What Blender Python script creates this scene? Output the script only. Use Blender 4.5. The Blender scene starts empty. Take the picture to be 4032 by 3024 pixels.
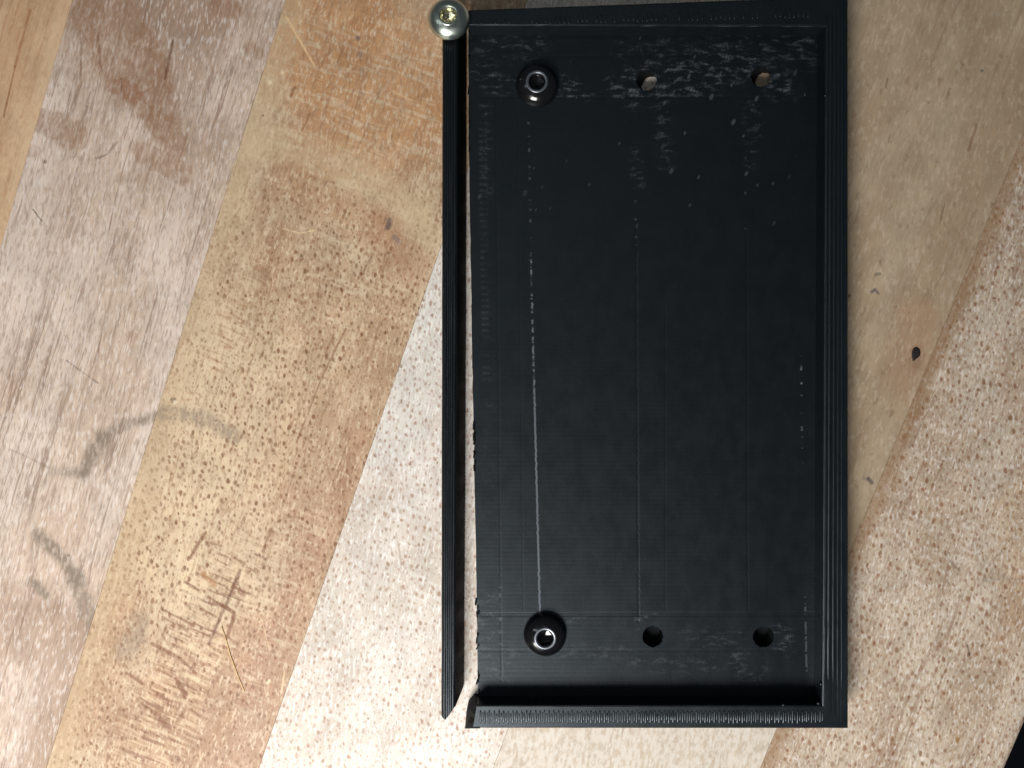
import bpy, bmesh, math, random
from mathutils import Vector, noise as mnoise

# ------------------------------------------------------------------ scale
S = 0.046e-3                    # metres per photo pixel on the bench top
D = 4032 * S * 28 / 36          # camera height above the bench (28 mm lens)
W0, H0 = 2016.0, 1512.0
scene = bpy.context.scene
col = scene.collection
rnd = random.Random(7)

def P(px, py, z=0.0):
    """photo pixel -> world point at height z"""
    k = S * (D - z) / D
    return Vector(((px - W0) * k, (H0 - py) * k, z))

# ------------------------------------------------------------------ camera
cd = bpy.data.cameras.new('camera')
cd.sensor_fit = 'HORIZONTAL'; cd.sensor_width = 36; cd.lens = 28
cd.clip_start = 0.005; cd.clip_end = 20
cam = bpy.data.objects.new('camera', cd); col.objects.link(cam)
cam.location = (0, 0, D)
scene.camera = cam

# ------------------------------------------------------------------ light
world = bpy.data.worlds.new('World'); scene.world = world
world.use_nodes = True
bg = world.node_tree.nodes['Background']
bg.inputs[0].default_value = (0.80, 0.92, 1.0, 1)
bg.inputs[1].default_value = 0.06

def lamp(name, loc, target, sx, sy, watt, colr):
    l = bpy.data.lights.new(name, 'AREA'); l.shape = 'RECTANGLE'
    l.size = sx; l.size_y = sy; l.energy = watt; l.color = colr
    o = bpy.data.objects.new(name, l); col.objects.link(o)
    o.location = loc
    o.rotation_euler = (Vector(target) - Vector(loc)).to_track_quat('-Z', 'Y').to_euler()
    return o
lamp('work_lamp', (-0.085, -0.235, 0.225), (0.0, -0.02, 0), 0.14, 0.12, 1.52, (1.0, 0.968, 0.92))
lamp('tube_lamp', (-0.55, 0.10, 1.1), (0, 0, 0), 0.06, 0.7, 0.8, (0.95, 1.0, 1.0))
lamp('tube_lamp', (0.05, 0.30, 1.0), (0, 0, 0), 0.26, 0.06, 0.08, (0.95, 1.0, 1.0))

vs = scene.view_settings
vs.view_transform = 'Standard'; vs.look = 'None'; vs.exposure = 0.0; vs.gamma = 1
vs.use_curve_mapping = False

# ------------------------------------------------------------------ node helpers
def lin(r, g, b):
    f = lambda c: (c / 255 / 12.92) if c / 255 <= 0.04045 else ((c / 255 + 0.055) / 1.055) ** 2.4
    return (f(r), f(g), f(b), 1)

class NT:
    def __init__(self, name):
        self.m = bpy.data.materials.new(name); self.m.use_nodes = True
        self.t = self.m.node_tree; self.t.nodes.clear()
        self.out = self.t.nodes.new('ShaderNodeOutputMaterial')
        self.b = self.t.nodes.new('ShaderNodeBsdfPrincipled')
        self.t.links.new(self.b.outputs[0], self.out.inputs[0])
    def put(self, sock, v):
        if isinstance(v, bpy.types.NodeSocket): self.t.links.new(v, sock)
        elif v is not None: sock.default_value = v
    def set(self, **k):
        for n, v in k.items(): self.put(self.b.inputs[n.replace('_', ' ')], v)
    def math(self, op, a, b=None, c=None, clamp=False):
        n = self.t.nodes.new('ShaderNodeMath'); n.operation = op; n.use_clamp = clamp
        self.put(n.inputs[0], a); self.put(n.inputs[1], b); self.put(n.inputs[2], c)
        return n.outputs[0]
    def ramp(self, v, lo, hi, a=0.0, b=1.0, smooth=True):
        n = self.t.nodes.new('ShaderNodeMapRange')
        n.interpolation_type = 'SMOOTHSTEP' if smooth else 'LINEAR'; n.clamp = True
        for i, x in enumerate((v, lo, hi, a, b)): self.put(n.inputs[i], x)
        return n.outputs[0]
    def mix(self, f, a, b, mode='MIX'):
        n = self.t.nodes.new('ShaderNodeMix'); n.data_type = 'RGBA'; n.blend_type = mode
        self.put(n.inputs[0], f); self.put(n.inputs[6], a); self.put(n.inputs[7], b)
        return n.outputs[2]
    def xyz(self, x, y, z=0.0):
        n = self.t.nodes.new('ShaderNodeCombineXYZ')
        for i, v in enumerate((x, y, z)): self.put(n.inputs[i], v)
        return n.outputs[0]
    def noise(self, vec, detail=2, rough=0.5, dist=0.0, scale=1.0):
        n = self.t.nodes.new('ShaderNodeTexNoise'); n.inputs['Scale'].default_value = scale
        n.inputs['Detail'].default_value = detail; n.inputs['Roughness'].default_value = rough
        n.inputs['Distortion'].default_value = dist
        self.put(n.inputs['Vector'], vec); return n.outputs[0]
    def voro(self, vec, rand=1.0):
        n = self.t.nodes.new('ShaderNodeTexVoronoi'); n.voronoi_dimensions = '2D'
        n.inputs['Scale'].default_value = 1; n.inputs['Randomness'].default_value = rand
        self.put(n.inputs['Vector'], vec); return n.outputs['Distance'], n.outputs['Color']
    def sep(self, v):
        n = self.t.nodes.new('ShaderNodeSeparateXYZ'); self.put(n.inputs[0], v); return n.outputs
    def pix(self, z=0.0):
        """object space -> photo-pixel sized units (x right, y down)"""
        n = self.t.nodes.new('ShaderNodeTexCoord'); o = self.sep(n.outputs['Object'])
        k = 1 / (S * (D - z) / D)
        return self.math('MULTIPLY_ADD', o[0], k, W0), self.math('MULTIPLY_ADD', o[1], -k, H0)
    def capsule(self, x, y, x1, y1, x2, y2):
        """distance to a segment"""
        dx, dy = x2 - x1, y2 - y1; L2 = max(dx * dx + dy * dy, 1e-6)
        qx = self.math('SUBTRACT', x, x1); qy = self.math('SUBTRACT', y, y1)
        t = self.math('ADD', self.math('MULTIPLY', qx, dx / L2), self.math('MULTIPLY', qy, dy / L2), clamp=True)
        ex = self.math('MULTIPLY_ADD', t, -dx, qx); ey = self.math('MULTIPLY_ADD', t, -dy, qy)
        return self.math('SQRT', self.math('ADD', self.math('MULTIPLY', ex, ex), self.math('MULTIPLY', ey, ey)))
    def bump(self, h, dist, strength=1.0, normal=None):
        n = self.t.nodes.new('ShaderNodeBump'); n.inputs['Strength'].default_value = strength
        n.inputs['Distance'].default_value = dist
        self.put(n.inputs['Height'], h)
        if normal is not None: self.put(n.inputs['Normal'], normal)
        return n.outputs[0]

def wood(name, slope, c1, c2, seed, speck=None, lines=None, flecks=None, fleck_y=None, ladder=None, curl=None, feats=(), edge=None, rough=0.48,
         bumpd=0.00004):
    """maple strip. All sizes are in photo pixels (0.046 mm)."""
    n = NT(name); x, y = n.pix()
    L = math.hypot(slope, 1); ux, uy = slope / L, 1 / L
    a = n.math('ADD', n.math('MULTIPLY', x, ux), n.math('MULTIPLY', y, uy))
    c = n.math('ADD', n.math('MULTIPLY', x, uy), n.math('MULTIPLY', y, -ux))
    def v(sc, sa, off=0.0, cx=None):
        return n.xyz(n.math('MULTIPLY', c if cx is None else cx, 1 / sc), n.math('MULTIPLY', a, 1 / sa), seed + off)
    # a small wander so nothing runs dead straight
    wob = n.math('MULTIPLY_ADD', n.noise(v(300, 500, 11)), 46, -23)
    cw = n.math('ADD', c, wob)
    big = n.noise(v(240, 620, 0), 3)
    colr = n.mix(n.ramp(big, .38, .62), c1, c2)
    height = n.noise(v(11, 40, 5), 3)
    if feats:
        fine_d = n.math('MULTIPLY_ADD', n.noise(n.xyz(n.math('MULTIPLY', x, 1 / 22), n.math('MULTIPLY', y, 1 / 22), seed + 79), 2), 2, -1)
        nx = n.math('MULTIPLY_ADD', n.noise(n.xyz(n.math('MULTIPLY', x, 1 / 55), n.math('MULTIPLY', y, 1 / 75), seed + 71), 4, .62), 2, -1)
        ny = n.ramp(n.noise(n.xyz(n.math('MULTIPLY', n.math('MULTIPLY_ADD', y, .16, x), 1 / 12), n.math('MULTIPLY', y, 1 / 30), seed + 77), 3, .6), .36, .60, .38, 1.0)
    def marks(colr, some):
        # stains, scratches, wear and painted breaks in the glare, each with its own shape
        for (pts, r, soft, jit, fc, k) in some:
            dmin = None
            segs = list(zip(pts[:-1], pts[1:])) if len(pts) > 1 else [(pts[0], pts[0])]
            for (p, q) in segs:
                d = n.capsule(x, y, *p, *q)
                dmin = d if dmin is None else n.math('MINIMUM', dmin, d)
            if jit: dmin = n.math('MULTIPLY_ADD', nx, jit, dmin)
            if r < 12: dmin = n.math('MULTIPLY_ADD', fine_d, min(4.0, r * .9), dmin)
            m = n.ramp(dmin, r - soft, r + soft, 1, 0)
            if soft >= 50: pass
            elif soft > 8: m = n.math('MULTIPLY', m, ny, clamp=True)
            else: m = n.math('MULTIPLY', m, n.math('MULTIPLY_ADD', ny, .5, .5))
            colr = n.mix(n.math('MULTIPLY', m, k), colr, fc)
        return colr
    colr = marks(colr, [f for f in feats if f[2] >= 50])
    if curl:        # pale and dark bands across the grain
        cc, k, wid = curl
        cb = n.noise(v(170, wid, 21), 3, .6)
        cm = n.ramp(n.noise(v(500, 700, 22)), .38, .62)
        colr = n.mix(n.math('MULTIPLY', n.math('MULTIPLY', n.ramp(cb, .5, .66), cm), k), colr, cc)
    if lines:       # growth lines
        lc, k, wid = lines
        l1 = n.noise(v(wid, 1500, 31, cw), 2, .6)
        l2 = n.ramp(n.math('ABSOLUTE', n.math('SUBTRACT', l1, .5)), .0, .035, 1, 0)
        lm = n.ramp(n.noise(v(160, 420, 32)), .42, .66)
        colr = n.mix(n.math('MULTIPLY', n.math('MULTIPLY', l2, lm), k), colr, lc)
        g1 = n.noise(v(58, 2600, 35, cw), 3, .7)
        g1 = n.ramp(n.math('ABSOLUTE', n.math('SUBTRACT', g1, .5)), 0, .016, 1, 0)
        g1 = n.math('MULTIPLY', g1, n.ramp(n.noise(v(30, 55, 36), 2), .38, .62, .2, 1))
        colr = n.mix(n.math('MULTIPLY', g1, k * .75), colr, lc)
        fine = n.noise(v(9, 420, 33, cw), 3, .65)
        colr = n.mix(n.math('MULTIPLY', n.ramp(fine, .5, .72), k * .55), colr, lc)
    if speck:       # fibre speckle
        sd, kd, sl, kl, sw, sh = speck
        # fibres stand a little steeper than the strip
        sv = lambda off, w, h: n.xyz(n.math('MULTIPLY', n.math('MULTIPLY_ADD', y, .16, x), 1 / w), n.math('MULTIPLY', y, 1 / h), seed + off)
        s1 = n.noise(sv(41, sw, sh), 2, .55); s2 = n.noise(sv(47, sw, sh), 2, .55)
        colr = n.mix(n.math('MULTIPLY', n.ramp(s1, .47, .68), kd), colr, sd)
        colr = n.mix(n.math('MULTIPLY', n.ramp(s2, .50, .70), kl), colr, sl)
        height = n.math('ADD', height, n.math('MULTIPLY', s1, -.8))
    if flecks:      # brown ray flecks: jittered dots, uneven in size and tone
        for (fc, fw, fl, thr, k, dens) in flecks:
            wx = n.math('MULTIPLY_ADD', n.noise(v(34, 34, 52 + fw), 1), fw * .55, c)
            wa = n.math('MULTIPLY_ADD', n.noise(v(34, 34, 53 + fw), 1), fl * .55, a)
            d, rc = n.voro(n.xyz(n.math('MULTIPLY', wx, 1 / fw), n.math('MULTIPLY', n.math('MULTIPLY_ADD', wx, -.35, wa), 1 / fl), 0), .9)
            rr = n.sep(rc)
            dm = n.ramp(n.noise(v(210, 300, 51 + fw), 3), .36 + dens, .56 + dens)
            size = n.math('MULTIPLY', n.math('MULTIPLY_ADD', rr[0], thr * .6, thr * .4), n.math('MULTIPLY_ADD', dm, .55, .45))
            m = n.ramp(n.math('SUBTRACT', d, size), -.12, .10, 1, 0)
            m = n.math('MULTIPLY', m, n.math('MULTIPLY_ADD', rr[1], .55, .45))
            if fleck_y: m = n.math('MULTIPLY', m, n.ramp(y, *fleck_y, .18, 1))
            colr = n.mix(n.math('MULTIPLY', m, k), colr, n.mix(rr[2], fc, tuple(q * f for q, f in zip(fc[:3], (1.2, 1.0, .9))) + (1,)))
            height = n.math('SUBTRACT', height, n.math('MULTIPLY', m, .3))
    if ladder:      # short dark rungs across the grain inside one region
        for (p, q, r, lc, k) in ladder:
            reg = n.ramp(n.math('MULTIPLY_ADD', n.noise(v(60, 90, 93), 2), 160, n.math('ADD', n.capsule(x, y, *p, *q), -80)), r - 50, r + 50, 1, 0)
            rung = n.noise(n.xyz(n.math('MULTIPLY', c, 1 / 90), n.math('MULTIPLY', n.math('MULTIPLY_ADD', c, -.1, a), 1 / 14), seed + 95), 1.5, .5, 0)
            m = n.math('MULTIPLY', n.math('MULTIPLY', n.ramp(rung, .57, .68), reg), k)
            colr = n.mix(m, colr, lc)
            colr = n.mix(n.math('MULTIPLY', n.math('MULTIPLY', n.ramp(rung, .5, .36), reg), .5), colr, lin(228, 204, 170))
    mot = n.ramp(n.noise(v(95, 150, 63), 3, .6), .32, .68, .90, 1.05)
    mt_ = n.t.nodes.new('ShaderNodeMix'); mt_.data_type = 'RGBA'; mt_.blend_type = 'MULTIPLY'
    mt_.inputs[0].default_value = 1; n.t.links.new(colr, mt_.inputs[6]); n.t.links.new(mot, mt_.inputs[7]); colr = mt_.outputs[2]
    if edge:        # a tinted sapwood band beside one joint: (x at y=0, slope, from, to, colour, amount)
        ex, es, e0, e1, ec, ek = edge
        de = n.math('SUBTRACT', x, n.math('MULTIPLY_ADD', y, es, ex))
        de = n.math('ADD', de, n.math('MULTIPLY_ADD', n.noise(v(40, 160, 61)), 90, -45))
        colr = n.mix(n.math('MULTIPLY', n.ramp(de, e0, e1, 1, 0), ek), colr, ec)
    colr = marks(colr, [f for f in feats if f[2] < 50])
    rg = n.ramp(n.noise(v(120, 200, 81), 3), .3, .7, rough - .08, rough + .1)
    n.set(Base_Color=colr, Roughness=rg, Specular_IOR_Level=.45, Normal=n.bump(height, bumpd, .7))
    return n.m

# ------------------------------------------------------------------ mesh helpers
def link(name, bm, mat, parent=None, smooth=False, recalc=True):
    if recalc: bmesh.ops.recalc_face_normals(bm, faces=bm.faces)
    me = bpy.data.meshes.new(name); bm.to_mesh(me); bm.free()
    if smooth:
        for p in me.polygons: p.use_smooth = True
    me.materials.append(mat)
    o = bpy.data.objects.new(name, me); col.objects.link(o)
    if parent is not None:
        o.parent = parent
        o.matrix_parent_inverse = parent.matrix_basis.inverted()
    return o

def thing(name, label, cat, loc=(0, 0, 0), group=None):
    o = bpy.data.objects.new(name, None); col.objects.link(o)
    o.empty_display_size = .005
    o.location = loc; o['label'] = label; o['category'] = cat
    if group: o['group'] = group
    return o

def loft(bm, rings, closed=True, cap=True):
    vr = [[bm.verts.new(p) for p in r] for r in rings]
    m = len(vr[0])
    for r0, r1 in zip(vr[:-1], vr[1:]):
        for i in range(m if closed else m - 1):
            j = (i + 1) % m
            bm.faces.new((r0[i], r0[j], r1[j], r1[i]))
    if cap:
        bm.faces.new(vr[0][::-1]); bm.faces.new(vr[-1])
    return vr

# ------------------------------------------------------------------ bench top
bench = thing('bench_top', 'butcher block bench top of glued maple strips with grey smudges, under the black tray', 'bench top')
BT = 0.040                       # thickness
JOINTS = [(-2330, -2680), (-1440, -1480 - 560), (-560, -1340), (285, -598), (1123, 182), (2075, 1019), (3095, 1942), (4250, 2994), (5290, 3984)]
def jx(j, y): return j[0] + (j[1] - j[0]) * y / 3024
tan = lin(206, 168, 126)
SL = [-.25, -.27, -.29, -.30, -.33, -.365, -.40, -.418]
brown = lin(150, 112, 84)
grey = lin(138, 124, 110)

feat1 = [   # upper brown patches paint gaps in the glare; grey smudges of the pinkish strip
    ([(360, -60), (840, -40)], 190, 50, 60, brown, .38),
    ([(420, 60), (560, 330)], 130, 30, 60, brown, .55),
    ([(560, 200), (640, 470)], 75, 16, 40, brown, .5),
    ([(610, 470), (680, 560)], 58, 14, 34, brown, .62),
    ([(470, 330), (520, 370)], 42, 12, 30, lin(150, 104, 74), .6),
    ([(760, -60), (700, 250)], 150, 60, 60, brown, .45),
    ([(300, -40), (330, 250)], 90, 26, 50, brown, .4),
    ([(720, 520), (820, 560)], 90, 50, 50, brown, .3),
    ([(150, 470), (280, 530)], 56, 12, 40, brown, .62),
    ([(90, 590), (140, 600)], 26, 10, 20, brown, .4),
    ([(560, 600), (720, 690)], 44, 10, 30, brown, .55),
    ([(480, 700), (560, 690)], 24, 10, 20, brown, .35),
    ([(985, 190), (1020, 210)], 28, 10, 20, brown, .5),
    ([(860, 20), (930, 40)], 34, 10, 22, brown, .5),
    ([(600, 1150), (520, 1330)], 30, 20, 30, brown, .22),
    ([(20, 2450), (330, 2560), (200, 3024)], 150, 60, 70, lin(162, 130, 106), .55),
    ([(608, 1645), (480, 1672), (405, 1720)], 20, 16, 16, grey, .85),
    ([(405, 1720), (362, 1790), (325, 1862)], 27, 17, 18, grey, .95),
    ([(325, 1862), (250, 1862)], 22, 16, 20, grey, .5),
    ([(150, 2110), (239, 2187), (300, 2280)], 25, 16, 18, grey, .9),
    ([(300, 2280), (350, 2420), (372, 2480)], 34, 20, 22, grey, .8),
    ([(123, 2290), (181, 2346)], 18, 12, 14, lin(140, 126, 112), .85),
    ([(325, 1862), (215, 1860), (140, 1930), (125, 2040), (150, 2110)], 16, 20, 16, grey, .3),
    ([(40, 1770), (110, 1800), (190, 1840)], 4, 4, 6, lin(130, 116, 104), .4),
    ([(262, 1420), (385, 1508)], 3, 3, 4, lin(125, 112, 105), .7),
    ([(460, 560), (420, 610), (380, 625)], 4, 4, 5, lin(130, 105, 90), .7),
    ([(130, 825), (165, 870)], 3, 2, 2, lin(80, 70, 65), .8),
    ([(270, 2187)], 6, 3, 0, lin(90, 84, 78), .8),
    ([(178, 636)], 7, 4, 4, lin(110, 90, 78), .8),
    ([(682, 160), (650, 310)], 4, 4, 4, lin(110, 70, 48), .8),
    ([(318, 150), (318, 300)], 4, 4, 4, lin(120, 80, 58), .6),
    ([(385, 130), (400, 280)], 4, 4, 5, lin(125, 80, 58), .6),
    ([(478, 310), (478, 360)], 4, 4, 4, lin(110, 68, 45), .7),
]
dk = lin(122, 74, 44)
feat2 = [
    ([(960, 1420), (720, 2180)], 230, 130, 90, lin(230, 208, 174), .6),
    ([(1330, 1250), (1120, 1800)], 120, 80, 60, lin(224, 198, 164), .4),
    ([(1250, 2050), (1050, 2700)], 70, 50, 50, lin(184, 146, 120), .5),
    ([(1250, 60), (1500, 360)], 330, 160, 120, lin(200, 146, 98), .7),
    ([(1010, 560), (1350, 640), (1640, 830)], 62, 40, 50, lin(216, 192, 154), .5),
    ([(1620, 870), (1700, 930)], 60, 30, 40, lin(218, 196, 160), .5),
    ([(1180, 720), (1480, 900)], 80, 50, 50, lin(180, 128, 88), .4),
    ([(1500, 900), (1640, 1060)], 70, 40, 50, lin(172, 122, 88), .4),
    ([(640, 1630), (790, 1640), (930, 1720)], 32, 24, 24, grey, .62),
    ([(560, 2450), (500, 2570)], 40, 24, 30, grey, .45),
    ([(1320, 1690), (1200, 2130)], 120, 60, 50, lin(188, 148, 122), .35),
    ([(1361, 1295), (1270, 1480), (1168, 1742)], 3.5, 4, 4, dk, .65),
    ([(1310, 1320), (1280, 1400)], 4, 4, 6, dk, .5),
    ([(1470, 1000), (1425, 1080)], 4, 4, 5, dk, .6),
    ([(1540, 990), (1505, 1070)], 4, 4, 5, dk, .6),
    ([(945, 2245), (890, 2380), (823, 2534)], 6, 5, 6, lin(104, 60, 38), .85),
    ([(923, 2423), (895, 2506)], 7, 4, 5, dk, .8),
    ([(806, 2100), (750, 2195)], 7, 5, 6, dk, .75),
    ([(1068, 2085), (1034, 2172)], 7, 5, 6, dk, .75),
    ([(817, 2350), (923, 2412)], 6, 4, 6, dk, .85),
    ([(789, 2395), (850, 2428)], 6, 4, 6, dk, .8),
    ([(728, 2292), (780, 2322)], 6, 4, 5, dk, .8),
    ([(923, 2197), (960, 2218)], 6, 4, 5, dk, .7),
    ([(830, 2138), (870, 2150)], 5, 4, 5, dk, .7),
    ([(600, 2534), (700, 2585), (770, 2650)], 7, 4, 7, dk, .8),
    ([(640, 2400), (762, 2462)], 5, 4, 7, dk, .7),
    ([(640, 2430), (735, 2480)], 5, 4, 7, dk, .55),
    ([(700, 2690), (730, 2735)], 11, 5, 9, dk, .85),
    ([(920, 2310), (958, 2330)], 8, 5, 8, dk, .7),
    ([(800, 2260), (840, 2300)], 12, 6, 10, lin(176, 128, 84), .7),
    ([(500, 2650), (560, 2690)], 5, 4, 6, dk, .7),
    ([(540, 2755), (600, 2800)], 6, 4, 7, dk, .7),
    ([(600, 2720), (660, 2755)], 5, 4, 7, dk, .6),
    ([(610, 2810), (660, 2860)], 12, 8, 12, dk, .7),
    ([(700, 2840), (730, 2800)], 10, 6, 10, dk, .7),
    ([(640, 2800), (560, 3024)], 130, 60, 70, lin(160, 116, 82), .55),
    ([(960, 2800), (860, 3024)], 130, 70, 60, lin(164, 122, 92), .55),
    ([(1000, 2500), (980, 2700)], 90, 60, 50, lin(182, 136, 108), .4),
    ([(1128, 68), (1170, 140), (1240, 262)], 4, 3, 3, lin(238, 202, 158), .95),
    ([(1062, 325)], 10, 4, 4, lin(244, 226, 196), .95),
    ([(1112, 287)], 8, 4, 4, lin(240, 216, 180), .9),
    ([(1150, 352)], 5, 3, 3, lin(110, 66, 40), .6),
    ([(1160, 345), (1145, 378)], 5, 4, 5, lin(130, 76, 46), .8),
    ([(1220, 450), (1190, 510)], 5, 4, 6, lin(140, 84, 52), .6),
    ([(1408, 150)], 8, 5, 4, lin(96, 92, 98), .75),
    ([(1418, 215)], 11, 8, 6, lin(120, 110, 110), .5),
    ([(1420, 275)], 7, 5, 4, lin(120, 108, 100), .5),
    ([(1534, 868), (1528, 895)], 11, 6, 6, lin(84, 76, 78), .75),
    ([(1552, 935), (1568, 950)], 11, 7, 7, lin(120, 110, 112), .6),
    ([(1036, 455)], 4, 3, 0, lin(60, 58, 50), .9),
    ([(682, 1575)], 12, 4, 5, lin(98, 80, 58), .8),
    ([(690, 1584)], 7, 4, 3, lin(240, 224, 196), .8),
    ([(1115, 900), (1180, 918), (1250, 905)], 3, 3, 3, lin(232, 206, 166), .8),
    ([(1548, 360), (1620, 395)], 3.5, 3, 3, lin(230, 190, 146), .7),
    ([(1030, 2440), (1062, 2560)], 2.5, 2, 2, lin(226, 196, 160), .7),
    ([(1060, 2680), (1052, 2690)], 5, 3, 2, lin(242, 220, 184), .9),
    ([(1120, 2640), (1108, 2730)], 3, 2, 2, lin(232, 204, 164), .7),
]
feat3 = [
    ([(1700, 1150), (1500, 1700)], 150, 70, 60, lin(240, 238, 234), .45),
    ([(1765, 1850), (1740, 1980)], 4, 3, 5, lin(140, 100, 80), .5),
    ([(1560, 2100), (1580, 2220)], 4, 3, 4, lin(150, 120, 96), .4),
]
feat4 = [
    ([(3600, 1260), (3560, 1500)], 80, 50, 50, lin(176, 138, 112), .4),
    ([(3660, 1250), (3620, 1330)], 50, 30, 40, lin(176, 138, 110), .3),
    ([(3605, 1393), (3600, 1430)], 34, 18, 10, lin(130, 92, 68), .5),
    ([(3432, 1150), (3446, 1140), (3458, 1156)], 5, 4, 4, lin(88, 84, 90), .85),
    ([(3450, 1080), (3464, 1078)], 5, 4, 4, lin(96, 88, 86), .75),
    ([(3344, 1165)], 7, 5, 4, lin(70, 60, 66), .8),
    ([(3420, 1885), (3432, 1900)], 8, 4, 5, lin(70, 66, 74), .9),
    ([(3404, 1882)], 7, 5, 5, lin(120, 110, 104), .6),
    ([(3845, 490), (3815, 590)], 6, 5, 6, lin(118, 80, 52), .6),
    ([(3866, 278)], 6, 4, 4, lin(84, 88, 82), .7),
    ([(3740, 350), (3728, 385)], 4, 3, 4, lin(100, 84, 66), .6),
    ([(3700, 880), (3720, 800)], 4, 3, 4, lin(110, 86, 62), .5),
    ([(3495, 310), (3488, 345)], 3.5, 3, 3, lin(90, 76, 60), .7),
    ([(3505, 530), (3498, 560)], 3.5, 3, 3, lin(90, 76, 60), .6),
    ([(3560, 700), (3620, 730), (3640, 790)], 18, 14, 14, lin(206, 186, 158), .35),
    ([(1980, 3080), (3050, 3020)], 215, 40, 40, lin(220, 214, 205), .8),
    ([(2180, 0), (2420, 25)], 60, 30, 20, lin(226, 200, 168), .3),
]
feat5 = [
    ([(3860, 2290), (3930, 2270), (3990, 2290)], 14, 10, 12, grey, .4),
    ([(3715, 2170), (3745, 2215), (3780, 2250)], 3, 3, 4, lin(120, 110, 98), .6),
    ([(3808, 2540), (3818, 2580)], 4, 3, 3, lin(60, 54, 48), .8),
    ([(3776, 2900), (3770, 2920)], 8, 4, 4, lin(150, 116, 52), .7),
    ([(3990, 2000), (4030, 2400)], 90, 50, 50, lin(196, 160, 122), .35),
]
pinkd, pinkl = lin(156, 132, 116), lin(238, 224, 218)
fleck = lin(142, 92, 62)
mats = [
    wood('maple_far', SL[0], lin(212, 186, 160), lin(200, 168, 138), 3.1, speck=(lin(160, 128, 104), .5, pinkl, .4, 10, 30)),
    wood('maple_far_pale', SL[1], lin(214, 196, 172), lin(206, 180, 150), 5.7, flecks=[(fleck, 34, 38, .36, .7, 0)], speck=(lin(170, 140, 116), .4, pinkl, .4, 10, 26)),
    wood('maple_amber', SL[2], lin(216, 184, 150), lin(204, 168, 132), 9.2, lines=(lin(168, 112, 72), .8, 90),
         speck=(lin(186, 146, 110), .4, lin(226, 196, 158), .4, 14, 28),
         feats=[([(60, 260), (15, 460)], 3, 3, 4, lin(150, 96, 62), .8), ([(118, 40), (60, 260)], 5, 5, 5, lin(160, 104, 68), .7),
                ([(262, 20), (60, 780)], 36, 14, 14, lin(222, 194, 160), .6)]),
    wood('maple_pinkish', SL[3], lin(224, 206, 192), lin(210, 188, 170), 2.3, speck=(lin(160, 138, 122), .55, lin(240, 230, 224), .55, 8.5, 36),  # the pinkish tone has the glare on the strip painted in
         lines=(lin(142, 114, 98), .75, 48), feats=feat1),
    wood('maple_tan', SL[4], lin(212, 188, 158), lin(188, 156, 126), 6.4, speck=(lin(160, 124, 96), .5, lin(232, 212, 184), .6, 10, 28),
         lines=(lin(138, 96, 70), .45, 110), curl=(lin(226, 206, 176), .6, 24),
         flecks=[(lin(124, 86, 60), 27, 33, .29, .9, -.06), (lin(142, 104, 78), 18, 23, .28, .55, .0)], feats=feat2, fleck_y=(420, 1000),
         ladder=[((930, 2230), (560, 2990), 125, lin(128, 84, 58), .62), ((1010, 1080), (860, 1420), 60, lin(160, 118, 84), .5)],
         edge=(1123, -.311, 30, 150, lin(208, 184, 150), .4)),
    wood('maple_white', SL[5], lin(224, 217, 208), lin(211, 200, 188), 1.8, speck=(lin(204, 190, 180), .6, lin(250, 248, 245), .7, 8.5, 36),
         lines=(lin(188, 168, 152), .4, 80), curl=(lin(246, 244, 240), .5, 22),
         flecks=[(lin(148, 114, 88), 28, 35, .26, .8, -.08), (lin(160, 128, 106), 19, 25, .26, .5, -.04)], feats=feat3),
    wood('maple_smooth', SL[6], lin(184, 165, 140), lin(173, 151, 125), 7.5, speck=(lin(162, 142, 119), .4, lin(208, 194, 174), .4, 11, 32),
         lines=(lin(144, 118, 94), .4, 120),
         flecks=[(lin(112, 88, 70), 64, 120, .12, .6, .05), (lin(136, 112, 92), 24, 50, .2, .4, .06)], feats=feat4, rough=.5),
    wood('maple_flecked', SL[7], lin(206, 191, 172), lin(190, 170, 149), 4.9, speck=(lin(158, 136, 116), .6, lin(236, 228, 220), .7, 10, 28),
         lines=(lin(138, 102, 78), .55, 80), curl=(lin(226, 214, 200), .5, 24),
         flecks=[(lin(130, 92, 64), 30, 36, .28, .85, -.08), (lin(150, 116, 92), 19, 25, .28, .55, -.04)], feats=feat5,
         edge=(4250, -.4153, 20, 85, lin(146, 112, 78), .6)),
]
Y0, Y1 = -2200, 5200
for i, mt in enumerate(mats):
    j0, j1 = JOINTS[i], JOINTS[i + 1]
    last = i == len(mats) - 1
    rings = []
    for y in (Y0, Y1):
        a, b = jx(j0, y), jx(j1, y)
        lift = (i % 2) * 0.012e-3
        zs = [(a + .3, -BT), (a + .3, -.05e-3), (a + 1.6, lift), ]
        if last:
            R = 60
            for k in range(0, 9):
                t = k / 8 * math.pi / 2
                zs.append((b - R + R * math.sin(t), (-R + R * math.cos(t)) * S + lift))
            zs += [(b, -BT)]
        else:
            zs += [(b - 1.6, lift), (b - .3, -.05e-3), (b - .3, -BT)]
        r = []
        for (px, z) in zs:
            p = P(px, y, 0); p.z = z; r.append(p)
        rings.append(r)
    bm = bmesh.new(); loft(bm, rings)
    link('wood_strip', bm, mt, bench)

# floor far below the bench edge
nf = NT('dark_floor'); fx, fy = nf.pix()
fn = nf.noise(nf.xyz(nf.math('MULTIPLY', fx, 1 / 900), nf.math('MULTIPLY', fy, 1 / 900), 0), 4)
nf.set(Base_Color=nf.mix(fn, (.006, .008, .016, 1), (.012, .014, .024, 1)), Roughness=.7)
bm = bmesh.new(); bmesh.ops.create_grid(bm, x_segments=1, y_segments=1, size=4)
fl = link('floor', bm, nf.m); fl.location = (0, 0, -.85); fl['kind'] = 'structure'

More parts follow.
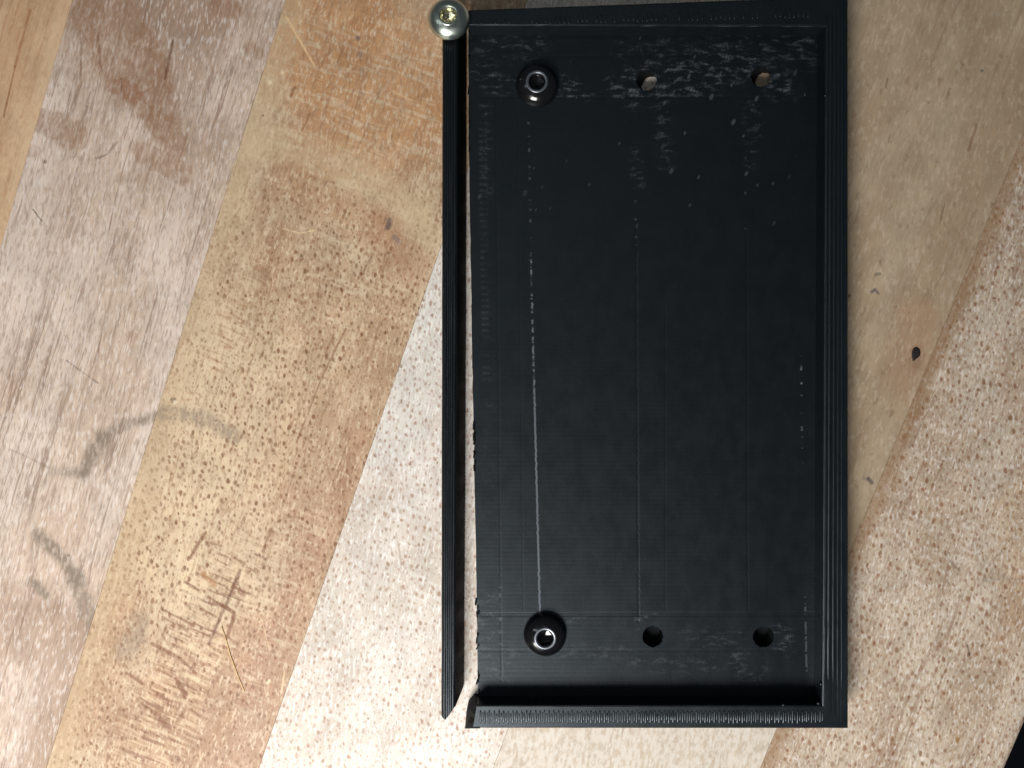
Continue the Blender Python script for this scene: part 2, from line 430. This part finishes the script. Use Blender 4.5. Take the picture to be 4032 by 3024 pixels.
# pin knot in the smooth strip
kn = NT('knot_dark'); kx, ky = kn.pix()
kn.set(Base_Color=kn.mix(kn.noise(kn.xyz(kn.math('MULTIPLY', kx, .08), kn.math('MULTIPLY', ky, .03), 0)), (.008, .006, .008, 1), (.025, .018, .018, 1)), Roughness=.6)
smooth_strip = [o for o in bench.children if o.data.materials[0].name == 'maple_smooth'][0]
shape = [(3593, 1421), (3590, 1405), (3590, 1388), (3594, 1374), (3602, 1366), (3612, 1366), (3621, 1373), (3625, 1385), (3624, 1398), (3617, 1407), (3608, 1413), (3600, 1421)]
bm = bmesh.new(); cx = sum(p[0] for p in shape) / 12; cy = sum(p[1] for p in shape) / 12
rings = [[P(*p, .001e-3) for p in shape], [P(cx + (p[0] - cx) * .8, cy + (p[1] - cy) * .8, .05e-3) for p in shape],
         [P(cx + (p[0] - cx) * .4, cy + (p[1] - cy) * .4, .07e-3) for p in shape]]
loft(bm, rings)
link('knot', bm, kn.m, smooth_strip, smooth=True)

# ------------------------------------------------------------------ black print materials
ZF, ZR = 2.6e-3, 6.3e-3         # tray floor and rim heights
def plastic(name, floor=False, z=ZR, rough=.38, spec=.45, base=(.0022, .0039, .0059, 1), rvar=1.0, along=None):
    n = NT(name); x, y = n.pix(z)
    n1 = n.noise(n.xyz(n.math('MULTIPLY', x, 1 / 70), n.math('MULTIPLY', y, 1 / 110), 3), 4, .6)
    n2 = n.noise(n.xyz(n.math('MULTIPLY', x, 1 / 7), n.math('MULTIPLY', y, 1 / 16), 8), 2)
    colr = base; rg = n.ramp(n1, .3, .7, rough - .08 * rvar, rough + .14 * rvar)
    h = n.math('MULTIPLY', n2, .3)
    if along == 'y':
        h = n.math('ADD', h, n.noise(n.xyz(n.math('MULTIPLY', x, 1 / 4), n.math('MULTIPLY', y, 1 / 300), 5), 2))
    if along == 'x':
        h = n.math('ADD', h, n.noise(n.xyz(n.math('MULTIPLY', x, 1 / 6), n.math('MULTIPLY', y, 1 / 60), 5), 2))
    bd = .00004
    if floor:
        # raster lines of the print, running across
        wv = n.math('SINE', n.math('MULTIPLY', n.math('ADD', y, n.math('MULTIPLY', n1, 3)), 2 * math.pi / 17))
        h = n.math('ADD', h, n.math('MULTIPLY', wv, .035))
        rowv = n.noise(n.xyz(n.math('MULTIPLY', x, 1 / 420), n.math('MULTIPLY', y, 1 / 11), 15), 2)
        h = n.math('ADD', h, n.math('MULTIPLY', rowv, .28))
        # scuffs: pale abraded speckle inside soft regions
        f1 = n.noise(n.xyz(n.math('MULTIPLY', x, 1 / 60), n.math('MULTIPLY', y, 1 / 24), 21), 5, .7)
        f2 = n.noise(n.xyz(n.math('MULTIPLY', n.math('MULTIPLY_ADD', y, .25, x), 1 / 7), n.math('MULTIPLY', y, 1 / 22), 25), 2)
        speck = n.math('MULTIPLY', n.ramp(f1, .49, .66), n.ramp(f2, .34, .64, .25, 1))
        reg = None
        for (p, q, r, s, k) in [((2460, 330), (2540, 360), 60, 50, 1.0), ((2600, 270), (2960, 250), 66, 55, .8), ((2640, 340), (2800, 320), 50, 40, .9),
                                ((2460, 200), (2960, 195), 40, 40, .45), ((2240, 340), (2230, 350), 42, 30, 1.0), ((2200, 385), (2330, 380), 12, 12, .9),
                                ((2590, 390), (2630, 640), 34, 34, .4), ((2500, 580), (2510, 720), 22, 20, .5), ((2950, 420), (2965, 520), 34, 34, .35), ((2955, 600), (2960, 640), 24, 24, .5),
                                ((3010, 280), (3090, 340), 50, 40, .75), ((2900, 130), (3220, 200), 60, 50, .55), ((1900, 150), (2090, 180), 60, 50, .5),
                                ((1905, 290), (1935, 330), 50, 40, .6), ((1950, 340), (2030, 330), 26, 20, .8), ((1910, 420), (1915, 760), 20, 20, .4), ((1905, 780), (1935, 2000), 18, 18, .12),
                                ((2720, 2510), (2900, 2510), 40, 40, .3), ((3070, 2500), (3090, 2530), 40, 30, .8), ((2900, 2590), (2960, 2640), 46, 40, .4),
                                ((2500, 2600), (2800, 2620), 40, 40, .25), ((2060, 2450), (2300, 2440), 10, 10, .5), ((2000, 2560), (2450, 2570), 26, 20, .35),
                                ((1895, 2380), (1960, 2660), 60, 40, .5), ((2530, 2450), (2560, 2440), 30, 20, .6), ((1970, 2300), (1970, 2660), 5, 5, 1.0)]:
            d = n.capsule(x, y, *p, *q)
            m = n.ramp(d, r - s, r + s, k, 0)
            reg = m if reg is None else n.math('MAXIMUM', reg, m)
        sc = n.math('MULTIPLY', speck, reg)
        # sparse flecks over the upper half
        d3, c3 = n.voro(n.xyz(n.math('MULTIPLY', n.math('MULTIPLY_ADD', y, .35, x), 1 / 60), n.math('MULTIPLY', y, 1 / 95), 0))
        r3 = n.sep(c3)
        fl3 = n.math('MULTIPLY', n.ramp(n.math('MULTIPLY', d3, n.math('ADD', r3[1], .6)), .05, .11, 1, 0), n.ramp(r3[0], .8, .95))
        fl3 = n.math('MULTIPLY', fl3, n.ramp(y, 500, 1200, .4, .0))
        sc = n.math('MAXIMUM', sc, fl3)
        # seam lines where the print head turned
        jit = n.math('MULTIPLY_ADD', n.noise(n.xyz(0, n.math('MULTIPLY', y, 1 / 18), 31), 2), 10, -5)
        xj = n.math('ADD', x, jit)
        for (x0, y0, x1, y1, r, k, brk) in [(2090, 1000, 2127, 2440, 3.4, 1.0, .52), (2080, 440, 2092, 1000, 4, .4, .56), (2500, 620, 2504, 1000, 4, .35, .58),
                                            (3152, 1250, 3162, 2000, 3.5, 1.0, .6), (2935, 560, 2935, 900, 4, .3, .6), (3170, 2330, 3176, 2640, 3.5, .4, .54), (2508, 1000, 2515, 2330, 2, .05, .5)]:
            d = n.capsule(xj, y, x0, y0, x1, y1)
            bn = n.noise(n.xyz(x0, n.math('MULTIPLY', y, 1 / 34), 41), 3, .7)
            on = n.ramp(n.math('ADD', bn, n.ramp(y, y0, y1, 0, .12 if brk < .55 else 0)), brk - .04, brk + .04)
            if brk == .52: on = n.math('MAXIMUM', on, n.ramp(y, 1400, 1700))
            m = n.math('MULTIPLY', n.math('MULTIPLY', n.ramp(d, r - 1.5, r + 2, 1, 0), on), k)
            sc = n.math('MAXIMUM', sc, m)
            h = n.math('ADD', h, n.math('MULTIPLY', m, .5))
        # checker-like weave beside the broken edge
        ck = n.math('MULTIPLY', n.ramp(n.math('SINE', n.math('MULTIPLY', y, 2 * math.pi / 24)), .0, .5), n.ramp(n1, .3, .6))
        ckm = n.math('MAXIMUM', n.ramp(n.capsule(xj, y, 1893, 500, 1908, 1500), 7, 10, 1, 0), n.ramp(n.capsule(xj, y, 1912, 500, 1922, 1500), 3, 6, 1, 0))
        sc = n.math('MAXIMUM', sc, n.math('MULTIPLY', n.math('MULTIPLY', ck, ckm), .15))
        # dark grooves
        for (x0, y0, x1, y1, r, k) in [(1952, 300, 1975, 2680, 4, .5), (2040, 430, 2060, 2400, 3, .3), (2505, 900, 2515, 2450, 4, .8), (2620, 1200, 2620, 2400, 3, .35), (2940, 900, 2945, 2400, 4, .5),
                                       (1900, 382, 3200, 382, 5, .5), (1900, 2420, 3200, 2416, 8, .6), (1900, 2562, 3150, 2560, 6, .35), (1900, 225, 3200, 215, 4, .4)]:
            d = n.capsule(xj, n.math('ADD', y, jit), x0, y0, x1, y1)
            h = n.math('SUBTRACT', h, n.math('MULTIPLY', n.ramp(d, r - 2, r + 3, 1, 0), k * .9))
        colr = n.mix(n.math('MULTIPLY', sc, .62), base, (.17, .19, .22, 1))
        rg = n.math('ADD', rg, n.math('MULTIPLY', sc, .2))
        bd = .000035
    n.set(Base_Color=colr, Roughness=rg, Specular_IOR_Level=spec, Specular_Tint=(.78, .90, 1.0, 1), Normal=n.bump(h, bd, .8))
    return n.m

m_floor = plastic('black_print_floor', True, ZF, .42, .52, rvar=.3)
m_rim = plastic('black_print', False, ZR, .40, .7, rvar=.3)
m_rim_y = plastic('black_print_lengthwise', False, ZR, .40, .65, along='y', rvar=.3)
m_break = plastic('black_print_torn', False, ZR, .65, .2, (.005, .0052, .0055, 1))
m_bar = plastic('black_print_glossy', False, ZR, .33, .7, (.0035, .0045, .006, 1), .15)
m_bead = plastic('black_print_bead', False, ZR, .36, 1.0)

# ------------------------------------------------------------------ tray
tray = thing('plastic_tray', 'black printed plastic tray with holes, its left wall broken off, on the bench top', 'tray', P(2560, 1450))

def hole(px, py, r, z, n=28, jit=0.0, seed=0):
    rr = random.Random(seed)
    return [P(px + r * (1 + rr.uniform(-jit, jit)) * math.cos(2 * math.pi * k / n), py + r * (1 + rr.uniform(-jit, jit)) * math.sin(2 * math.pi * k / n), z) for k in range(n)]

# floor plate: ragged left edge, six holes
def edge_x(y):
    k = [(0, 1844), (600, 1846), (1000, 1852.5), (1500, 1861), (2300, 1876), (2740, 1881)]
    for (y0, a), (y1, b) in zip(k[:-1], k[1:]):
        if y <= y1: return a + (b - a) * (y - y0) / (y1 - y0)
    return 1881
left = []
ys = [44 + k * (2738 - 44) / 60 for k in range(61)]
for y in ys:
    bx = edge_x(y)
    w = 2.5 * mnoise.noise((y / 40, 1.3, 0)) + (4 * mnoise.noise((y / 14, 7.7, 0)) if (1700 < y < 1830 or y > 2350) else 0)
    left.append((bx + w, y))
outline = left + [(1882, 2800), (3290, 2800), (3296, 40)]
bm = bmesh.new()
top_edges = []
def ring_edges(pts):
    vs_ = [bm.verts.new(p) for p in pts]
    es = [bm.edges.new((vs_[i], vs_[(i + 1) % len(vs_)])) for i in range(len(vs_))]
    top_edges.extend(es); return vs_
outer = ring_edges([P(*p, ZF) for p in outline])
HO = [  # centre, radius, bore drift at the bottom, through?
    (2545, 316, 40, (32, 6), True), (2995, 302, 39, (34, 4), True),
    (2570, 2507, 41, (0, -18), False), (3006, 2508, 41, (-6, -18), False),
    (2112, 327, 47, (0, 0), False), (2147, 2510, 47, (0, 0), False)]
rings_h = []
for i, (hx, hy, hr, dr, thru) in enumerate(HO):
    rings_h.append(ring_edges(hole(hx, hy, hr, ZF, jit=.05 if i < 4 else 0, seed=i)))
bmesh.ops.triangle_fill(bm, edges=top_edges, use_beauty=True, use_dissolve=False)
ZB = .25e-3
ob = []
for p in outline:
    q = P(*p, ZF); ob.append(bm.verts.new((q.x, q.y, ZB)))
m_ = len(outer)
for i in range(m_):
    j = (i + 1) % m_; bm.faces.new((outer[i], outer[j], ob[j], ob[i]))
for (hx, hy, hr, dr, thru), rv in zip(HO, rings_h):
    k = len(rv); low = []
    for v_ in rv:
        c_ = P(hx, hy, ZF)
        low.append(bm.verts.new((v_.co.x + dr[0] * S * .96, v_.co.y - dr[1] * S * .96, ZB)))
    for i in range(k):
        j = (i + 1) % k; bm.faces.new((rv[i], rv[j], low[j], low[i]))
    if not thru: bm.faces.new(low)
bmesh.ops.recalc_face_normals(bm, faces=bm.faces)
for f in bm.faces:
    if abs(f.normal.z) > .9 and f.calc_center_median().z > 2e-3 and f.normal.z < 0: f.normal_flip()
for f in bm.faces:
    cm = f.calc_center_median()
    if abs(f.normal.z) < .9 or cm.z < 1e-3:
        if any((cm - P(h[0], h[1], cm.z)).length < 60 * S for h in HO): f.material_index = 1
plate = link('base_plate', bm, m_floor, tray, recalc=False)
plate.data.materials.append(m_break)

def wall(name, mat, outer_l, inner_l, prof, z0=ZB, steps=40, wob=1.2, seed=0, zin=ZF - .3e-3, lean=0.0):
    """outer_l / inner_l: ((x,y),(x,y)) rim edges in photo pixels at rim height; prof: (t 0..1 across, dz)"""
    rings = []
    for s in range(steps + 1):
        u = s / steps
        o = Vector(outer_l[0]).lerp(Vector(outer_l[1]), u); i = Vector(inner_l[0]).lerp(Vector(inner_l[1]), u)
        r = []
        def at(t, z, zz):
            q = o.lerp(i, t); q = P(q.x, q.y, ZR)
            return Vector((q.x, q.y, z))
        r.append(at(0, z0, 0))
        for k, (t, dz) in enumerate(prof):
            tw = t
            if 0 < s < steps: tw += wob / 100 * mnoise.noise((u * 55, k * 3.1 + seed, seed))
            r.append(at(tw, ZR + (dz if dz < 0 else dz * max(0, min(1, (u - .045) * 60)) * (1 - .65 * u)) + .006e-3 * mnoise.noise((u * 70, k * 5.3, seed)), 0))
        r.append(at(1 + lean, zin, 0)); r.append(at(.6, zin - .1e-3, 0)); r.append(at(.5, z0, 0))
        rings.append(r)
    bm = bmesh.new(); loft(bm, rings)
    return link(name, bm, mat, tray)

mm = 1e-3
flat = [(0, -.25 * mm), (.03, -.08 * mm), (.09, 0), (.2, .0), (.5, .0), (.8, .0), (.93, 0), (.98, -.07 * mm), (1, -.2 * mm)]
# bottom wall with a torn left end
bw = wall('end_wall', m_rim, ((1862, 2868), (3341, 2869)), ((1878, 2776), (3236, 2777)), flat, seed=2, lean=.02)
# right wall: rim of long print lines
ridge = [(0, -.3 * mm), (.02, -.1 * mm), (.05, -.01 * mm)]
for (a_, w_, hh) in [(.24, .05, .025), (.39, .05, .03), (.56, .055, .045), (.74, .06, .08), (.89, .03, .02)]:
    ridge += [(a_ - w_, 0), (a_ - w_ * .5, hh * mm * .75), (a_, hh * mm), (a_ + w_ * .5, hh * mm * .75), (a_ + w_, -.01 * mm)]
ridge += [(.94, -.02 * mm), (.97, -.08 * mm), (1, -.3 * mm)]
wall('side_wall', m_rim_y, ((3341, 2869), (3340, -18)), ((3236, 2777), (3250, 104)), ridge, steps=90, wob=1.0, seed=5)
wall('end_wall', m_rim, ((3340, -18), (1846, 38)), ((3250, 104), (1850, 100)), flat, seed=9, wob=2.0)

# torn stub where the left wall snapped off
bm = bmesh.new()
top = [(1838, 2866), (1853, 2853), (1871, 2835), (1868, 2812), (1876, 2796), (1878, 2777), (1890, 2777), (1890, 2868.3)]
low = [(1830, 2868), (1834, 2835), (1836, 2806), (1841, 2782), (1843, 2770), (1868, 2742), (1890, 2742), (1890, 2868.3)]
rt, rl = [], []
for k, (p, q) in enumerate(zip(top, low)):
    rt.append(P(*p, ZR - (.02 * mm if k > 5 else .05 * mm)))
    w_ = P(*q, 1.2 * mm + .3 * mm * (k % 2)); rl.append(w_)
mid = []
for k, (p, q) in enumerate(zip(rt, rl)):
    v_ = p.lerp(q, .45)
    if k < 6: v_ += Vector((rnd.uniform(-.25, .2), rnd.uniform(-.2, .2), rnd.uniform(-.2, .2))) * mm * .6
    mid.append(v_)
rb = [Vector((p.x, p.y, ZB)) for p in rl]
loft(bm, [rb, rl, mid, rt])
link('torn_stub', bm, m_break, tray)

# short print lines across the bottom rim
def bead(bm, a, b, r, h):
    """low half-round ridge from a to b lying on the rim"""
    d = (b - a).normalized(); s_ = Vector((-d.y, d.x, 0))
    rings = []
    for (u, f) in ((0, .35), (.12, 1), (.88, 1), (1, .35)):
        c = a.lerp(b, u)
        rings.append([c + s_ * (-r) * f, c + s_ * (-.6 * r) * f + Vector((0, 0, h * .75 * f)), c + Vector((0, 0, h * f)), c + s_ * (.6 * r) * f + Vector((0, 0, h * .75 * f)), c + s_ * r * f])
    loft(bm, rings, closed=True)
bm = bmesh.new()
x = 1892.0
while x < 3248:
    j = rnd.uniform(-1.5, 1.5)
    dx = (x - 1880) / 1360
    bead(bm, P(x + j, 2796 + rnd.uniform(-2, 3), ZR), P(x + j - 1 + rnd.uniform(-1, 1), 2851 + rnd.uniform(-4, 2), ZR), 3.2 * S, .10 * mm * rnd.uniform(.75, 1.15))
    bead(bm, P(x + j + 9, 2806 + rnd.uniform(-4, 4), ZR), P(x + j + 8, 2840 + rnd.uniform(-4, 4), ZR), 2.6 * S, .06 * mm * rnd.uniform(.6, 1.2))
    x += 18.1
o = link('print_line', bm, m_bead, tray, smooth=True); o['kind'] = 'stuff'
# and across the dark top rim
bm = bmesh.new(); x = 1880.0
while x < 3210:
    u = (x - 1846) / 1494; y0 = 38 - 56 * u
    if rnd.random() < .75:
        bead(bm, P(x, y0 + 46 + rnd.uniform(-8, 4), ZR), P(x - 2, y0 + 60 + 20 * u + rnd.uniform(-3, 5), ZR), 2.5 * S, .07 * mm * rnd.uniform(.5, 1.2))
    x += 18.1
o = link('print_line', bm, m_bead, tray, smooth=True); o['kind'] = 'stuff'
# loose curls of plastic along the torn edge
bm = bmesh.new()
for k in range(26):
    y = rnd.choice([rnd.uniform(1650, 1850), rnd.uniform(2350, 2740), rnd.uniform(120, 700)])
    bx = edge_x(y)
    a = P(bx + rnd.uniform(-2, 9), y, ZF + .02 * mm); b = P(bx + rnd.uniform(-5, 6), y + rnd.uniform(14, 46), ZF + rnd.uniform(.02, .1) * mm)
    bead(bm, a, b, rnd.uniform(2, 4.5) * S, rnd.uniform(.08, .2) * mm)
o = link('torn_fringe', bm, m_break, tray); o['kind'] = 'stuff'
# fine zits of plastic in the corner
for (px, py, r) in [(3232, 2692, 8), (3084, 2775, 8), (3250, 375, 7), (3222, 2768, 9)]:
    bm = bmesh.new()
    bmesh.ops.create_icosphere(bm, subdivisions=2, radius=r * S * .8, matrix=__import__('mathutils').Matrix.Translation(P(px, py, ZR - .15 * mm)))
    link('plastic_blob', bm, m_rim, tray, smooth=True)

# ------------------------------------------------------------------ broken-off wall
strip = thing('broken_wall_strip', 'long thin black plastic strip snapped off the tray, standing along its left edge', 'plastic strip', P(1780, 1480))
# visible points across: (x photo at y, z)
ZT = 5.4 * mm
def strip_ring(y_of_t, u):
    y0 = 96
    pts = []
    prof = [(0.0, ZT - .35 * mm), (.012, ZT - .1 * mm)]
    rid = [(.07, .025, .11), (.17, .03, .12), (.265, .022, .14), (.35, .03, .10), (.45, .03, .13), (.555, .03, .12)]
    for (t, w, h) in rid:
        prof += [(t - w, ZT - .03 * mm), (t - w * .45, ZT + h * mm * .8), (t, ZT + h * mm), (t + w * .45, ZT + h * mm * .8), (t + w, ZT - .03 * mm)]
    prof += [(.63, ZT - .12 * mm), (.66, ZT - .5 * mm), (.8, 3.2 * mm), (.97, 1.0 * mm), (1.0, .4 * mm)]
    ring = []
    for k, (t, z) in enumerate(prof):
        ye = y_of_t(t); y = y0 + u * (ye - y0)
        xl = 1742 - 4 * u; xr = 1836 - 11 * u * u
        xl += 1.0 * mnoise.noise((u * 14, 2.2, 0)); xr += 1.2 * mnoise.noise((u * 10, 5.2, 0))
        tw = t + (.006 * mnoise.noise((u * 16, k * .6, 3)) if 1 < k < len(prof) - 3 else 0)
        ring.append(P(xl + (xr - xl) * tw, y, z + .008 * mm * mnoise.noise((u * 30, k * 2.3, 9))))
    q = ring[0]; r = ring[-1]
    ring.append(Vector((r.x, r.y, .02 * mm))); ring.append(Vector((q.x, q.y, .02 * mm)))
    return ring
ends = [(0, 2816), (.05, 2826), (.16, 2835), (.37, 2814), (.5, 2796), (.65, 2778), (.85, 2735), (.93, 2720), (1.01, 2700)]
def yend(t):
    for (t0, a), (t1, b) in zip(ends[:-1], ends[1:]):
        if t <= t1: return a + (b - a) * (max(t, t0) - t0) / (t1 - t0) + 2.5 * mnoise.noise((t * 30, .5, .5))
    return ends[-1][1]
bm = bmesh.new()
loft(bm, [strip_ring(yend, k / 160) for k in range(161)])
bar = link('wall_bar', bm, m_bar, strip)
bar.data.materials.append(m_break)
for p in bar.data.polygons:
    if p.normal.x > .55 and p.center.z < ZT - .13 * mm: p.material_index = 1

# ------------------------------------------------------------------ screws
def metal(name, base, rough, metallic=1.0, seed=0):
    n = NT(name); x, y = n.pix(5e-3)
    nz = n.noise(n.xyz(n.math('MULTIPLY', x, 1 / 30), n.math('MULTIPLY', y, 1 / 30), seed), 4, .6)
    n.set(Base_Color=n.mix(nz, tuple(c * .85 for c in base[:3]) + (1,), tuple(min(1, c * 1.15) for c in base[:3]) + (1,)),
          Metallic=metallic, Roughness=n.ramp(nz, .3, .7, rough - .04, rough + .06), Normal=n.bump(n.noise(n.xyz(n.math('MULTIPLY', x, .2), n.math('MULTIPLY', y, .2), 0), 2), .000006, .4))
    return n.m
m_black = metal('black_oxide', (.006, .006, .007), .16, 0.0)
m_black.node_tree.nodes['Principled BSDF'].inputs['Specular IOR Level'].default_value = .6
m_glint_rim = metal('glint_socket_rim', (.20, .22, .25), .38, .85, seed=9)  # lighter rim metal stands in for the glints around the socket
m_zinc = metal('zinc_plate', (.60, .67, .61), .30, seed=3)
m_gold = metal('zinc_socket', (.72, .70, .52), .24, seed=5)

def lathe(bm, prof, n=56):
    rings = [[Vector((r * math.cos(2 * math.pi * k / n), r * math.sin(2 * math.pi * k / n), z)) for k in range(n)] for (r, z) in prof]
    loft(bm, rings, cap=False)
def screw(label, px, py, zbase, R, H, tip, mhead, msock, mrim, tilt, twist, group=None):
    """button head hex socket screw; origin at the underside of its head"""
    loc = P(px, py, zbase + H * .5); loc.z = zbase
    t = thing('button_head_screw', label, 'screw', (0, 0, 0), group)
    ri = R * .385                                   # socket rim
    prof = [(R * .5, 0), (R * .93, 0), (R * .985, H * .03), (R, H * .10)]
    for k in range(1, 11):
        a = k / 10 * math.radians(62)
        r = R * math.cos(a) ** .9
        prof.append((max(r, ri * 1.16), H * (.10 + .86 * math.sin(a) / math.sin(math.radians(62)))))
    prof = [p for p in prof if p[0] > ri * 1.36]
    prof += [(ri * 1.34, H * .955)]
    bm = bmesh.new(); lathe(bm, prof)
    head = link('head', bm, mhead, t, smooth=True)
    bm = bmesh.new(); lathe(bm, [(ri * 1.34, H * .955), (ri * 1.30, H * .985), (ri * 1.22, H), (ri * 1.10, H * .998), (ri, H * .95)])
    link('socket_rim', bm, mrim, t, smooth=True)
    # hex socket
    n = 60; bm = bmesh.new()
    def hexr(a, ap):
        b = (a + math.pi / 6) % (math.pi / 3) - math.pi / 6
        return ap / math.cos(b)
    ap = ri * .80
    rings = []
    for (f, z) in ((0, H * .95), (1, H * .80), (1, H * .30)):
        rings.append([Vector(((ri * (1 - f) + hexr(2 * math.pi * k / n + twist, ap) * f) * math.cos(2 * math.pi * k / n),
                              (ri * (1 - f) + hexr(2 * math.pi * k / n + twist, ap) * f) * math.sin(2 * math.pi * k / n), z)) for k in range(n)])
    vr = loft(bm, rings, cap=False)
    c = bm.verts.new((0, 0, H * .14))
    for k in range(n): bm.faces.new((vr[-1][k], vr[-1][(k + 1) % n], c))
    link('hex_socket', bm, msock, t, recalc=False)
    # threaded shank
    bm = bmesh.new(); rs = R * .5; L = zbase - tip
    pr = [(rs, 0)]; z = -.3 * mm
    while z > -L + .5 * mm:
        pr += [(rs, z), (rs * .86, z - .3 * mm)]; z -= .6 * mm
    pr += [(rs * .8, -L), (rs * .01, -L)]
    lathe(bm, pr, 24)
    link('shank', bm, mhead, t, smooth=False)
    t.location = loc; t.rotation_euler = tilt
    return t
GR = 'black button head screws in the tray'
screw('black button head screw in the top left of the tray, by the brass coloured one', 2115, 328, ZF + .03 * mm, 3.80 * mm, 2.2 * mm, .5 * mm, m_black, m_black, m_glint_rim, (math.radians(1), math.radians(-2), 0), .2, GR)
screw('black button head screw in the bottom left of the tray, under the pale seam line', 2146, 2506, ZF + .03 * mm, 3.80 * mm, 2.2 * mm, .5 * mm, m_black, m_black, m_glint_rim, (math.radians(1.0), 0, 0), .4, GR)
bpy.data.objects['button_head_screw']['label'] = 'black button head screw at the top left of the tray, nearest the silver screw'
screw('silver zinc button head screw standing at the top end of the broken strip', 1766, 68, 6.6 * mm, 3.62 * mm, 2.1 * mm, .05 * mm, m_zinc, m_gold, m_zinc, (math.radians(-1), math.radians(1), 0), .1)

# ------------------------------------------------------------------ golden fibre on the bench
fm = NT('straw_fibre'); fm.set(Base_Color=lin(236, 204, 150), Roughness=.35)
pts = [(873, 2467), (884, 2500), (895, 2536), (906, 2580), (923, 2625), (942, 2676), (962, 2722)]
bm = bmesh.new(); rings = []
for k, p in enumerate(pts):
    r = (1.3 + 1.1 * math.sin(math.pi * k / 6)) * S
    q = P(*p, 2.4 * S)
    rings.append([q + Vector((r * math.cos(a), 0, r * math.sin(a))) for a in (i * math.pi / 3 for i in range(6))])
loft(bm, rings)
f = link('wood_fibre', bm, fm.m, smooth=True)
f['label'] = 'thin curved golden fibre lying on the tan wood strip'; f['category'] = 'fibre'
